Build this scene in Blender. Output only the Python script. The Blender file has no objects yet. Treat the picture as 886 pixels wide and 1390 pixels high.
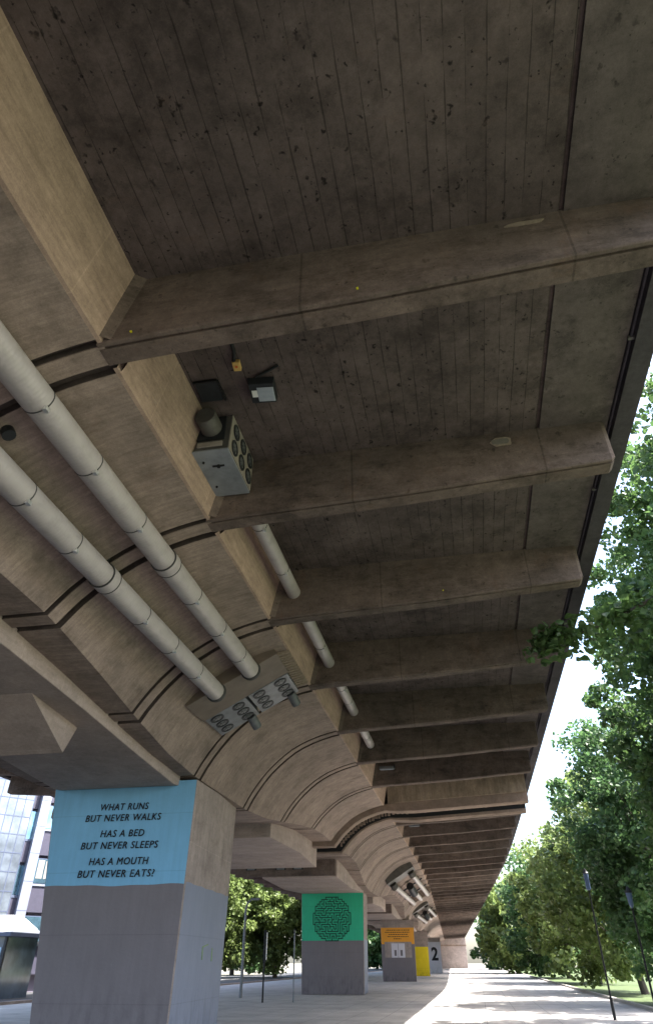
import bpy, bmesh, math, random
import numpy as np
from mathutils import Vector, Matrix
R = math.radians
random.seed(7)
rng = np.random.default_rng(11)
EYE = 1.6                      # all heights below are measured from the eye, 1.6 m above the ground
G = -EYE                       # ground level in those heights
sc = bpy.context.scene
C = sc.collection
w = bpy.data.worlds.new("World"); sc.world = w; w.use_nodes = True

# ------------------------------------------------------------------ objects
def props(o, label=None, cat=None, group=None, kind=None):
    if label: o['label'] = label
    if cat: o['category'] = cat
    if group: o['group'] = group
    if kind: o['kind'] = kind
    return o
def thing(name, loc, label, cat, group=None, kind=None):
    o = bpy.data.objects.new(name, None); C.objects.link(o)
    o.location = (loc[0], loc[1], loc[2] + EYE); o.empty_display_size = .3
    return props(o, label, cat, group, kind)
def wloc(o):
    v = Vector((0, 0, 0))
    while o is not None:
        v += o.location; o = o.parent
    return v
class MB:
    """collects geometry, in scene coordinates"""
    def __init__(s): s.v = []; s.f = []
    def add(s, vs, fs):
        n = len(s.v); s.v += [tuple(v) for v in vs]; s.f += [tuple(i + n for i in f) for f in fs]; return s
    def box(s, x0, x1, y0, y1, z0, z1):
        return s.add([(x0,y0,z0),(x1,y0,z0),(x1,y1,z0),(x0,y1,z0),(x0,y0,z1),(x1,y0,z1),(x1,y1,z1),(x0,y1,z1)],
                     [(0,3,2,1),(4,5,6,7),(0,1,5,4),(1,2,6,5),(2,3,7,6),(3,0,4,7)])
    def hexa(s, b, t):
        return s.add(list(b) + list(t), [(0,3,2,1),(4,5,6,7),(0,1,5,4),(1,2,6,5),(2,3,7,6),(3,0,4,7)])
    def tube(s, pts, rad, n=12, caps=True):
        pts = [Vector(p) for p in pts]
        rs = rad if isinstance(rad, (list, tuple)) else [rad] * len(pts)
        base = len(s.v); prev = None
        for i, p in enumerate(pts):
            d = (pts[min(i+1, len(pts)-1)] - pts[max(i-1, 0)]).normalized()
            a = Vector((0,0,1)) if abs(d.z) < .9 else Vector((1,0,0))
            if prev is not None: a = prev
            u = d.cross(a).normalized(); v = u.cross(d).normalized(); prev = v
            for k in range(n):
                t = 2*math.pi*k/n
                s.v.append(tuple(p + (u*math.cos(t) + v*math.sin(t))*rs[i]))
        for i in range(len(pts)-1):
            for k in range(n):
                a = base+i*n+k; b = base+i*n+(k+1) % n
                s.f.append((a, b, b+n, a+n))
        if caps:
            s.f.append(tuple(base+k for k in range(n))[::-1])
            s.f.append(tuple(base+(len(pts)-1)*n+k for k in range(n)))
        return s
    def ring(s, c, ax, r0, r1, h, n=20):
        """flat ring (r0 inner, r1 outer) of thickness h along ax"""
        c = Vector(c); ax = Vector(ax).normalized()
        a = Vector((0,0,1)) if abs(ax.z) < .9 else Vector((1,0,0))
        u = ax.cross(a).normalized(); v = u.cross(ax).normalized()
        b = len(s.v)
        for (r, hh) in ((r0,0),(r1,0),(r1,h),(r0,h)):
            for k in range(n):
                t = 2*math.pi*k/n
                s.v.append(tuple(c + (u*math.cos(t)+v*math.sin(t))*r + ax*hh))
        for j in range(4):
            for k in range(n):
                a0 = b+j*n+k; a1 = b+j*n+(k+1) % n; j2 = (j+1) % 4
                s.f.append((a0, a1, b+j2*n+(k+1) % n, b+j2*n+k))
        return s
    def build(s, name, mat, parent=None, smooth=False, bevel=0, recalc=True):
        me = bpy.data.meshes.new(name)
        off = wloc(parent) if parent else None
        v = np.array(s.v, float); v[:, 2] += EYE
        if off is None:
            off = Vector(((v[:,0].min()+v[:,0].max())/2, (v[:,1].min()+v[:,1].max())/2, v[:,2].min()))
            ol = off
        else: ol = Vector((0,0,0))
        v -= np.array(off)
        me.from_pydata(v.tolist(), [], s.f)
        if recalc:
            bm = bmesh.new(); bm.from_mesh(me)
            bmesh.ops.recalc_face_normals(bm, faces=bm.faces); bm.to_mesh(me); bm.free()
        me.materials.append(mat)
        if smooth:
            me.polygons.foreach_set('use_smooth', [True]*len(me.polygons))
            try: me.set_sharp_from_angle(angle=R(35))
            except Exception: pass
        o = bpy.data.objects.new(name, me); C.objects.link(o)
        o.location = ol
        if parent: o.parent = parent
        if bevel:
            m = o.modifiers.new('bevel', 'BEVEL'); m.width = bevel; m.segments = 2; m.limit_method = 'ANGLE'; m.angle_limit = R(40)
        return o

# ------------------------------------------------------------------ materials
class NT:
    def __init__(s, name):
        s.m = bpy.data.materials.new(name); s.m.use_nodes = True
        s.t = s.m.node_tree; s.n = s.t.nodes; s.l = s.t.links
        s.b = s.n['Principled BSDF']
        s.pos = s.n.new('ShaderNodeNewGeometry').outputs['Position']
    def inp(s, sock, v):
        if isinstance(v, bpy.types.NodeSocket): s.l.new(v, sock)
        elif isinstance(v, (tuple, list)) and sock.type == 'RGBA' and len(v) == 3: sock.default_value = (*v, 1)
        else: sock.default_value = v
    def math(s, op, a, b=0.0, c=None, clamp=False):
        n = s.n.new('ShaderNodeMath'); n.operation = op; n.use_clamp = clamp
        s.inp(n.inputs[0], a); s.inp(n.inputs[1], b)
        if c is not None: s.inp(n.inputs[2], c)
        return n.outputs[0]
    def map(s, scale=(1,1,1), rot=(0,0,0), loc=(0,0,0), src=None):
        n = s.n.new('ShaderNodeMapping'); s.l.new(src or s.pos, n.inputs[0])
        n.inputs['Scale'].default_value = scale; n.inputs['Rotation'].default_value = rot; n.inputs['Location'].default_value = loc
        return n.outputs[0]
    def noise(s, scale, vec=None, detail=4, rough=.6):
        n = s.n.new('ShaderNodeTexNoise'); s.l.new(vec or s.pos, n.inputs['Vector'])
        n.inputs['Scale'].default_value = scale; n.inputs['Detail'].default_value = detail; n.inputs['Roughness'].default_value = rough
        return n.outputs['Fac']
    def vor(s, scale, vec=None):
        n = s.n.new('ShaderNodeTexVoronoi'); s.l.new(vec or s.pos, n.inputs['Vector']); n.inputs['Scale'].default_value = scale
        return n.outputs['Distance']
    def ramp(s, f, a, b, lo=0., hi=1.):
        n = s.n.new('ShaderNodeMapRange'); s.l.new(f, n.inputs[0]); n.clamp = True
        n.inputs[1].default_value = a; n.inputs[2].default_value = b; n.inputs[3].default_value = lo; n.inputs[4].default_value = hi
        return n.outputs[0]
    def mix(s, f, a, b, mode='MIX'):
        n = s.n.new('ShaderNodeMix'); n.data_type = 'RGBA'; n.blend_type = mode
        s.inp(n.inputs[0], f); s.inp(n.inputs[6], a); s.inp(n.inputs[7], b)
        return n.outputs[2]
    def sep(s, v=None):
        n = s.n.new('ShaderNodeSeparateXYZ'); s.l.new(v or s.pos, n.inputs[0]); return n.outputs
    def white(s, v):
        n = s.n.new('ShaderNodeTexWhiteNoise'); n.noise_dimensions = '1D'; s.inp(n.inputs['W'], v); return n.outputs[0]
    def gain(s, col, f):
        """multiply a colour by a scalar"""
        n = s.n.new('ShaderNodeVectorMath'); n.operation = 'SCALE'
        s.inp(n.inputs[0], col) if isinstance(col, bpy.types.NodeSocket) else setattr(n.inputs[0], 'default_value', col)
        s.inp(n.inputs['Scale'], f); return n.outputs[0]
    def bump(s, h, dist=.01, strength=.6):
        n = s.n.new('ShaderNodeBump'); s.l.new(h, n.inputs['Height']); n.inputs['Distance'].default_value = dist
        n.inputs['Strength'].default_value = strength; s.l.new(n.outputs[0], s.b.inputs['Normal'])
    def done(s, col, rough=.85, metal=0., spec=.3):
        s.inp(s.b.inputs['Base Color'], col); s.inp(s.b.inputs['Roughness'], rough); s.b.inputs['Metallic'].default_value = metal
        s.b.inputs['Specular IOR Level'].default_value = spec
        return s.m

def concrete(name, a, b, streak=(2, 30, 2), srot=(0,0,0), samt=.22, boards=None, spots=0., stain=.35, rustiness=0., pour=None, bias=1., soot=0., chalk=0.):
    t = NT(name)
    big = t.noise(.45, detail=5, rough=.65)
    col = t.mix(t.ramp(big, .35, .65), a, b)
    med = t.noise(3.1, detail=6, rough=.7)
    col = t.gain(col, t.ramp(med, .25, .75, 1-stain*.6, 1+stain*.45))
    st = t.noise(1., t.map(streak, srot), detail=6, rough=.7)
    col = t.gain(col, t.ramp(st, .3, .7, 1-samt, 1+samt))
    mid = t.noise(14., t.map((1, 1, 1), loc=(2, 6, 3)), detail=6, rough=.75)
    col = t.gain(col, t.ramp(mid, .3, .7, .86, 1.12))
    fine = t.noise(60., detail=3)
    col = t.gain(col, t.ramp(fine, .3, .7, .9, 1.1))
    h = t.math('MULTIPLY', st, .6); h = t.math('ADD', h, t.math('MULTIPLY', med, .5))
    if boards:
        ax, wd = boards
        x = t.sep()[ax]
        wob = t.math('MULTIPLY', t.math('SUBTRACT', t.noise(.8), .5), .05)
        q = t.math('DIVIDE', t.math('ADD', x, wob), wd)
        fl = t.math('FLOOR', q); fr = t.math('SUBTRACT', q, fl)
        rnd = t.white(fl)
        col = t.gain(col, t.ramp(rnd, 0, 1, .93, 1.05))
        edge = t.math('MINIMUM', fr, t.math('SUBTRACT', 1., fr))
        lw = t.ramp(t.noise(2.3, t.map((3, .8, 3)), detail=3), .36, .66, .0, .045)
        ln = t.math('GREATER_THAN', lw, edge)
        col = t.gain(col, t.ramp(ln, 0, 1, 1., .52))
        h = t.math('SUBTRACT', t.math('ADD', h, t.math('MULTIPLY', rnd, .6)), ln)
    if spots:
        for sc_, th in ((5.0, .2), (12., .2)):
            nz = t.n.new('ShaderNodeTexNoise'); nz.inputs['Scale'].default_value = sc_*2.2; t.l.new(t.pos, nz.inputs['Vector'])
            ds = t.n.new('ShaderNodeVectorMath'); ds.operation = 'SCALE'; t.l.new(nz.outputs['Color'], ds.inputs[0]); ds.inputs['Scale'].default_value = .9/sc_
            ad = t.n.new('ShaderNodeVectorMath'); t.l.new(ds.outputs[0], ad.inputs[0]); t.l.new(t.map((1, .7, 1)), ad.inputs[1])
            v = t.vor(sc_, ad.outputs[0])
            gate = t.ramp(t.noise(1.3 if sc_ < 8 else 2.1, t.map(loc=(3,1,7))), .36, .5)
            thn = t.math('MULTIPLY', t.ramp(t.noise(4.), .3, .7, .3, 1.), th)
            m = t.math('MULTIPLY', t.ramp(t.math('DIVIDE', v, t.math('ADD', thn, .001)), .6, 1.3, 1., 0.), gate)
            col = t.gain(col, t.ramp(m, 0, 1, 1., 1-spots))
    if pour:
        ax, wd, ph = pour
        q = t.math('DIVIDE', t.math('ADD', t.sep()[ax], ph), wd); fr = t.math('FRACT', q)
        col = t.gain(col, t.ramp(t.math('LESS_THAN', fr, .009), 0, 1, 1., 1.16 if ax else .7))
    if rustiness:
        r = t.ramp(t.noise(1.7, t.map((1, 2.5, .6), loc=(9,2,4)), detail=7, rough=.75), .56, .74)
        col = t.mix(t.math('MULTIPLY', r, rustiness), col, (.20, .105, .05))
    # soot and water stains with ragged outlines
    so = t.ramp(t.noise(.9, t.map((1,1,1), loc=(4,8,1)), detail=9, rough=.72), .5, .72)
    col = t.gain(col, t.ramp(so, 0, 1, 1., 1-stain))
    if soot:
        s2 = t.ramp(t.noise(1., t.map((1.1, 1.1, 3.2), loc=(1,3,9)), detail=10, rough=.78), .50, .60)
        col = t.gain(col, t.ramp(s2, 0, 1, 1., 1-soot))
    if chalk:
        c2 = t.ramp(t.noise(2.6, t.map((1, 1, 1), loc=(7,7,2)), detail=10, rough=.8), .60, .72)
        col = t.mix(t.math('MULTIPLY', c2, chalk), col, (.42,.38,.33))
    t.bump(t.math('ADD', h, t.math('MULTIPLY', fine, .25)), .012, .55)
    n_ = t.n.new('ShaderNodeVectorMath'); n_.operation = 'MULTIPLY'; t.inp(n_.inputs[0], col); n_.inputs[1].default_value = (1.03*bias, .965*bias, 1.0*bias)
    return t.done(n_.outputs[0], .9, 0, .2)

M = {}
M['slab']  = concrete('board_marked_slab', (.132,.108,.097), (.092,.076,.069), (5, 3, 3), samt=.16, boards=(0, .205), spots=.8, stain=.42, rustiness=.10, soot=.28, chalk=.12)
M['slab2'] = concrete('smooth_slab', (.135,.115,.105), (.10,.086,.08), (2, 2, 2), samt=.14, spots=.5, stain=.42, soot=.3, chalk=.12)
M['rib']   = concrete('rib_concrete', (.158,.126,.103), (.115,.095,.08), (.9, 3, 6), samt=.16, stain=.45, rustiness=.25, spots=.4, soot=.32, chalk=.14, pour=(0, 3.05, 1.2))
M['web']   = concrete('web_concrete', (.40,.305,.23), (.32,.245,.185), (5, 1.6, 14), (R(-38),0,0), samt=.22, soot=.10, chalk=.22, stain=.16, pour=(1, 2.15, .4))
M['flank'] = concrete('flank_concrete', (.315,.26,.212), (.225,.188,.155), (1.5, 16, 1.5), samt=.2, stain=.34, rustiness=.22, soot=.16, chalk=.2)
M['groove'] = concrete('dark_groove', (.085,.072,.062), (.055,.046,.04), stain=.4)  # groove floors and back walls take a darker concrete than the flank
M['joint'] = concrete('joint_concrete', (.26,.205,.16), (.20,.165,.13), (1.5, 8, 1.5), samt=.15, stain=.3)
M['head']  = concrete('crosshead_concrete', (.40,.345,.295), (.33,.29,.255), (.8, .8, 5), samt=.12, stain=.18, rustiness=.12, soot=.12, chalk=.1, pour=(1, 1.35, .1))
M['pier']  = concrete('pier_concrete', (.38,.335,.295), (.28,.25,.225), (5, 5, .7), samt=.13, stain=.24, soot=.14, chalk=.3, pour=(2, 2.1, .3))
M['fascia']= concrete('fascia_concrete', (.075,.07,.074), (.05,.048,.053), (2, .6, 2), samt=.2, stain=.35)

def simple(name, c, rough=.6, metal=0., var=.12, scale=6., spec=.3, dirt=0., bump=0., streak=None):
    t = NT(name)
    n = t.noise(scale, t.map(streak) if streak else None, detail=6, rough=.65)
    col = t.gain(c, t.ramp(n, .3, .7, 1-var, 1+var))
    if dirt:
        d = t.ramp(t.noise(scale*.35, t.map(loc=(5,5,5)), detail=8, rough=.7), .48, .7)
        col = t.gain(col, t.ramp(d, 0, 1, 1., 1-dirt))
    if bump: t.bump(n, bump, .6)
    return t.done(col, rough, metal, spec)
M['duct'] = None
def duct_mat():
    t = NT('galvanised_duct')
    y = t.sep()[1]
    wv = t.math('SINE', t.math('MULTIPLY', y, 2*math.pi/.06))
    n = t.noise(2.4, t.map((1, 1.5, 1)), detail=4, rough=.6)
    col = t.gain((.425,.385,.375), t.ramp(n, .3, .7, .92, 1.05))
    d = t.ramp(t.noise(7., t.map((1,.5,1)), detail=7), .52, .72)
    col = t.gain(col, t.ramp(d, 0, 1, 1., .84))
    t.bump(t.math('MULTIPLY', wv, .5), .004, .4)
    return t.done(col, .5, .15, .4)
M['duct'] = duct_mat()
M['band'] = simple('dark_joint_band', (.05,.05,.05), .6)
M['bright'] = simple('bright_clip', (.7,.7,.68), .3, .6)
M['grey_metal'] = simple('grey_painted_steel', (.165,.175,.19), .5, .2, .14, 5, dirt=.35)
M['dull_metal'] = simple('dull_dirty_steel', (.105,.098,.09), .6, .2, .25, 5, dirt=.4)
M['cream_metal'] = simple('dirty_cream_steel', (.30,.265,.23), .6, .0, .2, 6, dirt=.3)
M['housing'] = simple('housing_cover', (.15,.118,.095), .65, 0, .15, 3, dirt=.25)
M['dark_metal'] = simple('dark_metal', (.03,.032,.036), .5, .3, .2, 8)
M['black'] = simple('black_paint', (.012,.012,.013), .6, 0, .1)
M['fan_blade'] = simple('fan_blade', (.15,.155,.16), .5, .4, .2, 9)
M['throat'] = simple('fan_throat', (.05,.053,.056), .6)
M['white'] = simple('white_plastic', (.72,.72,.70), .5, 0, .05, dirt=.15)
M['lamp_glass'] = simple('lamp_lens', (.34,.37,.42), .25, 0, .12, 9, .5)
M['orange_box'] = simple('yellowed_plastic', (.55,.36,.12), .5, 0, .1)
M['yellow_spot'] = simple('yellow_paint', (.6,.55,.02), .6, 0, .1)

def paint(name, c, var=.05, rough=.6):
    t = NT(name)
    n = t.noise(1.4, detail=7, rough=.7)
    col = t.gain(c, t.ramp(n, .3, .7, 1-var, 1+var))
    st = t.noise(1., t.map((9, 9, .6)), detail=6, rough=.7)
    col = t.gain(col, t.ramp(st, .35, .75, 1+var, 1-var*1.3))
    z = t.math('FRACT', t.math('DIVIDE', t.math('ADD', t.sep()[2], .35), 1.22))
    col = t.gain(col, t.ramp(t.math('LESS_THAN', z, .014), 0, 1, 1., .86))
    sc = t.ramp(t.noise(5., t.map(loc=(3,9,4)), detail=10, rough=.8), .62, .70)
    col = t.mix(t.math('MULTIPLY', sc, .22), col, (.30,.29,.28))
    spl = t.math('MULTIPLY', t.ramp(t.noise(3., t.map((2,2,.7)), detail=8), .45, .65), t.ramp(t.sep()[2], .0, 1.3, 1., 0.))
    col = t.gain(col, t.ramp(spl, 0, 1, 1., .6))
    t.bump(t.noise(14., detail=6), .01, .5)
    return t.done(col, rough, 0, .3)
M['blue'] = paint('blue_mural_paint', (.185,.42,.63))
M['grey'] = paint('grey_mural_paint', (.175,.155,.167))
M['pale_grey'] = paint('pale_blue_grey_paint', (.20,.225,.30))
M['green'] = paint('green_mural_paint', (.03,.42,.24))
M['orange'] = paint('orange_mural_paint', (.75,.33,.04))
M['yellow'] = paint('yellow_mural_paint', (.8,.62,.02))
M['mural_white'] = paint('white_mural_paint', (.62,.60,.66))
M['ink'] = simple('black_lettering', (.012,.014,.02), .7, 0, .2, 20)
M['maze_ink'] = simple('dark_green_line_paint', (.01,.05,.035), .7)

# ------------------------------------------------------------------ viaduct
CEN = -8.7
def off(y):
    return -.035*(math.sqrt((y-62)**2 + 144) + (y-62))/2
PIERS = [17., 50., 84., 118., 151., 184., 217., 250.]
def zb(y):
    d = min(abs(y-(p+2.)) for p in PIERS + [-16.])
    t = min(1, max(0, (d-2)/10.)); return 3.76 + .70*t*t*(3-2*t)
CURVE = [(-3.55,5.88),(-3.92,5.81),(-4.30,5.70),(-4.70,5.55),(-5.08,5.35),(-5.42,5.10),(-5.74,4.82),(-6.02,4.50),(-6.26,4.18),(-6.46,3.84),(-6.62,3.50)]
def curve_at(zlow, n=12):
    P = [CURVE[0]]
    for a, b in zip(CURVE, CURVE[1:]):
        if b[1] > zlow: P.append(b)
        else:
            k = (a[1]-zlow)/(a[1]-b[1]); P.append((a[0]+(b[0]-a[0])*k, zlow)); break
    L = [0]
    for a, b in zip(P, P[1:]): L.append(L[-1] + math.dist(a, b))
    out = []
    for i in range(n+1):
        s = L[-1]*i/n
        j = max(k for k in range(len(L)-1) if L[k] <= s+1e-9)
        k = (s-L[j])/(L[j+1]-L[j]); a, b = P[j], P[j+1]
        out.append((a[0]+(b[0]-a[0])*k, a[1]+(b[1]-a[1])*k))
    return out
def sec(y, d=0., n=12):
    """half section of the box underside, moved d outwards (down and right)"""
    P = curve_at(zb(y), n)
    Q = []
    for i, p in enumerate(P):
        a = P[max(i-1,0)]; b = P[min(i+1, n)]
        t = Vector((b[0]-a[0], b[1]-a[1])).normalized()
        nn = Vector((-t.y, t.x)) * -1      # t points left-down
        nn = Vector((-t.y, t.x)) if (-t.y) > 0 else nn
        if i == n: nn = Vector((nn.x, nn.y-.6)).normalized()
        Q.append((p[0]+nn.x*d, p[1]+nn.y*d))
    return Q
def mx(x, s): return x if s > 0 else 2*CEN - x
def full(y, d=0.):
    q = sec(y, d); o = off(y)
    return [(x+o, y, z) for x, z in q] + [(2*CEN-x+o, y, z) for x, z in reversed(q)]
RIBS = [-11.9, -7.75, -3.6, .55, 4.65, 8.55, 12.5, 16.7, 21.0, 25.1, 29.2]
y = 38.9
while y < 255: RIBS.append(y); y += 4.12
RW = .40
via = thing('viaduct', (CEN, 40, G), 'long dark concrete road viaduct with transverse ribs and a curved underbelly overhead', 'viaduct')
YS, YE = -14., 262.
def grid(mb, rows):
    n = len(rows[0]); b = len(mb.v)
    for r in rows: mb.v += [tuple(p) for p in r]
    for i in range(len(rows)-1):
        for k in range(n-1):
            a = b+i*n+k; mb.f.append((a, a+1, a+1+n, a+n))
def ystations(a, b, step=2.1):
    n = max(1, round((b-a)/step)); return [a+(b-a)*i/n for i in range(n+1)]

# deck slab, with a groove between boarded and smooth strips
JX = 1.93
def strip(x0, x1, z0, z1, name, mat, y0=YS, y1=YE):
    m = MB(); ys = ystations(y0, y1, 6)
    rows = [[(x0+off(y), y, z0), (x1+off(y), y, z0), (x1+off(y), y, z1), (x0+off(y), y, z1), (x0+off(y), y, z0)] for y in ys]
    grid(m, rows)
    n = len(m.v)
    m.f.append((0,1,2,3)); m.f.append((n-5, n-2, n-3, n-4))
    return m.build(name, mat, via)
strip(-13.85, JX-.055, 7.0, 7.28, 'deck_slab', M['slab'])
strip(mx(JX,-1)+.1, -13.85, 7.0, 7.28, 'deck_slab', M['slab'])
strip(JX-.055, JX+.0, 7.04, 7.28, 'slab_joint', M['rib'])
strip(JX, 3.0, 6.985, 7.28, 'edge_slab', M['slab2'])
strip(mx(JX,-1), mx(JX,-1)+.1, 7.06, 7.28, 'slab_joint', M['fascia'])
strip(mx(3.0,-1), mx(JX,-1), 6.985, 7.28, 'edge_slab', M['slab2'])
for s in (1, -1):
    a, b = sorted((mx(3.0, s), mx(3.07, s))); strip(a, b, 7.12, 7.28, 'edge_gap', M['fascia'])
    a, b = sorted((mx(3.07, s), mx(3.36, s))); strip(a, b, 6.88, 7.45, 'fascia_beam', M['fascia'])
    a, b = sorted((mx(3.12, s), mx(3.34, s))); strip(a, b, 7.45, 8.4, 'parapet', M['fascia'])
    m = MB(); m.tube([(mx(3.035, s)+off(y), y, 6.97) for y in ystations(YS, 150, 4.1)], .022, 6); m.build('edge_cable', M['fascia'], via)
for y in RIBS[3:30]:
    q = 1.6+.5*math.sin(y*3); o = off(y+q); MB().box(2.99+o, 3.12+o, y+q, y+q+.05, 6.93, 6.975).build('cable_clip', M['dull_metal'], via)

# box segments: from rib to rib, with a raised joint strip between two grooves at every rib
def web_pts(y, s):
    o = off(y); return (mx(-3.30, s)+o, y, 7.02), (mx(-3.55, s)+o, y, 5.88)
def add_segment(y0, y1):
    m = MB(); g = .06
    st = [(y0-.07, -.12), (y0+.035, -.12), (y0+.045, .004), (y0+RW-.07, .004), (y0+RW-.06, -.12), (y0+RW+.085, -.12), (y0+RW+.09, 0)]
    ys = ystations(y0+RW+.09, y1-.07, 1.9)
    rows = [full(a, d) for a, d in st] + [full(a, 0) for a in ys[1:]] + [full(y1-.07, -.12)]
    grid(m, rows)
    o = m.build('box_segment', M['flank'], via, smooth=True)
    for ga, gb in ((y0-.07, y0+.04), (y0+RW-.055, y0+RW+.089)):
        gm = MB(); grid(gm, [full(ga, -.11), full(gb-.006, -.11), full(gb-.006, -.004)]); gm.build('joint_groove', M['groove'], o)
    for s in (1, -1):
        if s < 0 and y0 > 130: continue
        w_ = MB(); ww = ystations(y0+RW, y1, 1.9)
        rows = []
        for a in ww:
            p, q = web_pts(a, s); rows.append([p, q, (q[0]-.05*s, q[1], q[2]-.01)])
        grid(w_, rows)
        w_.build('web_panel', M['web'], o)
    return o
segs = RIBS[:]
JY = 33.4
for a, b in zip(RIBS, RIBS[1:] + [YE]):
    if a == 29.2: add_segment(a, JY)
    else: add_segment(a, b)
add_segment(36.0, 38.9)

M['joint_face'] = concrete('pale_joint_face', (.30,.25,.18), (.20,.165,.12), (5, 1, 1), samt=.3, stain=.4)
# the expansion joint: two proud rims round the belly and the cantilever, packing blocks in the gap
def rim_row(yy, dd):
    q = sec(yy, dd, 18); o = off(yy)
    row = [(3.0+o, yy, 6.22-dd*1.6), (-.3+o, yy, 6.06-dd*1.6), (-2.2+o, yy, 5.97-dd*1.6), (-3.1+o, yy, 5.92-dd*1.3)] + [(x+o, yy, z) for x, z in q]
    return row + [(2*CEN-x+2*o, yy, z) for x, yy, z in reversed(row)]
def rim(y0, y1, d, name):
    m = MB()
    rows = [rim_row(yy, dd) for yy, dd in ((y0, -.02), (y0, d), (y0+.1, d+.03), (y1-.1, d+.03), (y1, d), (y1, -.15))]
    grid(m, rows)
    return m.build(name, M['joint'], via, smooth=True)
rim(33.40, 33.95, .22, 'joint_rim'); rim(35.5, 36.1, .26, 'joint_rim')
for yy in (33.36, 36.02):
    t0, t1 = (yy-.02, yy+.38) if yy < 34 else (yy-.4, yy)
    for s in (1, -1):
        x0, x1 = mx(-3.4, s), mx(2.93, s)
        b = [(x0,t0,5.95),(x1,t0,6.25),(x1,t1,6.25),(x0,t1,5.95)]; t = [(x0,t0,7.01),(x1,t0,7.01),(x1,t1,7.01),(x0,t1,7.01)]
        MB().hexa(b, t).build('joint_beam', M['joint_face'] if yy < 34 else M['rib'], via)
m = MB(); grid(m, [rim_row(35.47, -.2), rim_row(35.47, .19), rim_row(35.49, .19)]); jg = m.build('gap_shade_strip', M['black'], via)  # black strip on the second rim's front face stands in for gap shade
m = MB(); rr = random.Random(9)
row = rim_row(35.4, .04)[:23]
pts = []
for a_, b_ in zip(row, row[1:]):
    L = math.dist(a_, b_); n = max(1, int(L/.2)); pts += [tuple(a_[i]+(b_[i]-a_[i])*k/n for i in range(3)) for k in range(n)]
for p in pts:
    r_ = .03+.05*rr.random(); h = .05*rr.random()
    m.box(p[0]-r_, p[0]+r_, 35.36, 35.46, p[2]-.03-h, p[2]+.09+h)
m.build('joint_packing', M['joint'], jg)['kind'] = 'stuff'

def rib_mesh(mb, y, s):
    o = off(y)
    X = lambda x: mx(x, s)+o
    tip = 2.93
    # outline along the arm: depth shrinks to the tip; the bottom arris is chamfered
    st = [(-3.62, 5.855), (-2.9, 5.90), (-.3, 6.0), (tip-.06, 6.20), (tip, 6.26)]
    rows = []
    for x, zz in st:
        e = .0 if x < tip-.01 else .05
        rows.append([(X(x), y+e*.6, 7.02), (X(x), y-.012+e*.6, zz+.02), (X(x), y+.0, zz), (X(x), y+.045, zz), (X(x), y+.05, zz+.035), (X(x), y+.085, zz+.035), (X(x), y+.09, zz+.0), (X(x), y+RW-.06, zz+.0), (X(x), y+RW, zz+.09), (X(x), y+RW+.02, 7.02)])
    grid(mb, rows)
    b = len(mb.v)-10
    mb.f.append(tuple(range(b, b+10)))
    # fillet against the web
    for yy, dy in ((y, -.10), (y+RW, .1)):
        a = [(X(-3.30), yy, 7.0), (X(-3.55), yy, 5.90), (X(-3.55), yy+dy, 5.90), (X(-3.30), yy+dy, 7.0)]
        c = [(X(-3.18), yy, 7.0), (X(-3.43), yy, 5.90)]
        mb.add([a[0], a[1], a[2], a[3], c[0], c[1]], [(3,2,5,4),(0,1,2,3)] if s > 0 else [(4,5,2,3)])
    return mb
last = MB()
for y in RIBS:
    for s in (1, -1):
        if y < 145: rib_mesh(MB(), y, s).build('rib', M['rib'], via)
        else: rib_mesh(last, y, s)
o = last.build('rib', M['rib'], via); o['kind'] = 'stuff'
# small marks on the ribs: repair patch and survey dots
def slabmark(x, z, y, rx, rz, mat, name, n=9, seed=1):
    rr = random.Random(seed); m = MB(); pts = []
    for k in range(n):
        t = 2*math.pi*k/n; q = .8+.3*rr.random()
        cx = math.copysign(abs(math.cos(t))**.5, math.cos(t)); cz = math.copysign(abs(math.sin(t))**.6, math.sin(t))
        pts.append((x+rx*q*cx, z+rz*q*cz))
    m.add([(a, y-.004, b) for a, b in pts]+[(a, y+.02, b) for a, b in pts],
          [tuple(range(n))] + [(k, (k+1) % n, n+(k+1) % n, n+k) for k in range(n)])
    m.build(name, mat, via)
M['patch'] = simple('repair_mortar', (.165,.15,.13), .9, 0, .15, 20, bump=.005)
M['patch_edge'] = simple('pale_mortar_edge', (.25,.20,.155), .9, 0, .2, 20)
slabmark(1.27, 6.80, 8.535, .175, .085, M['patch_edge'], 'patch_edge', 14, 3)
slabmark(1.27, 6.80, 8.529, .145, .062, M['patch'], 'repair_patch', 14, 4)
slabmark(1.45, 6.86, 4.635, .22, .03, M['patch_edge'], 'scratch_patch', 11, 8)
for x, z, y in ((-3.22,5.98,4.62),(-.52,6.13,4.62),(.1,6.2,12.47)): slabmark(x, z, y, .012, .012, M['yellow_spot'], 'survey_dot', 8, 2)

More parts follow.
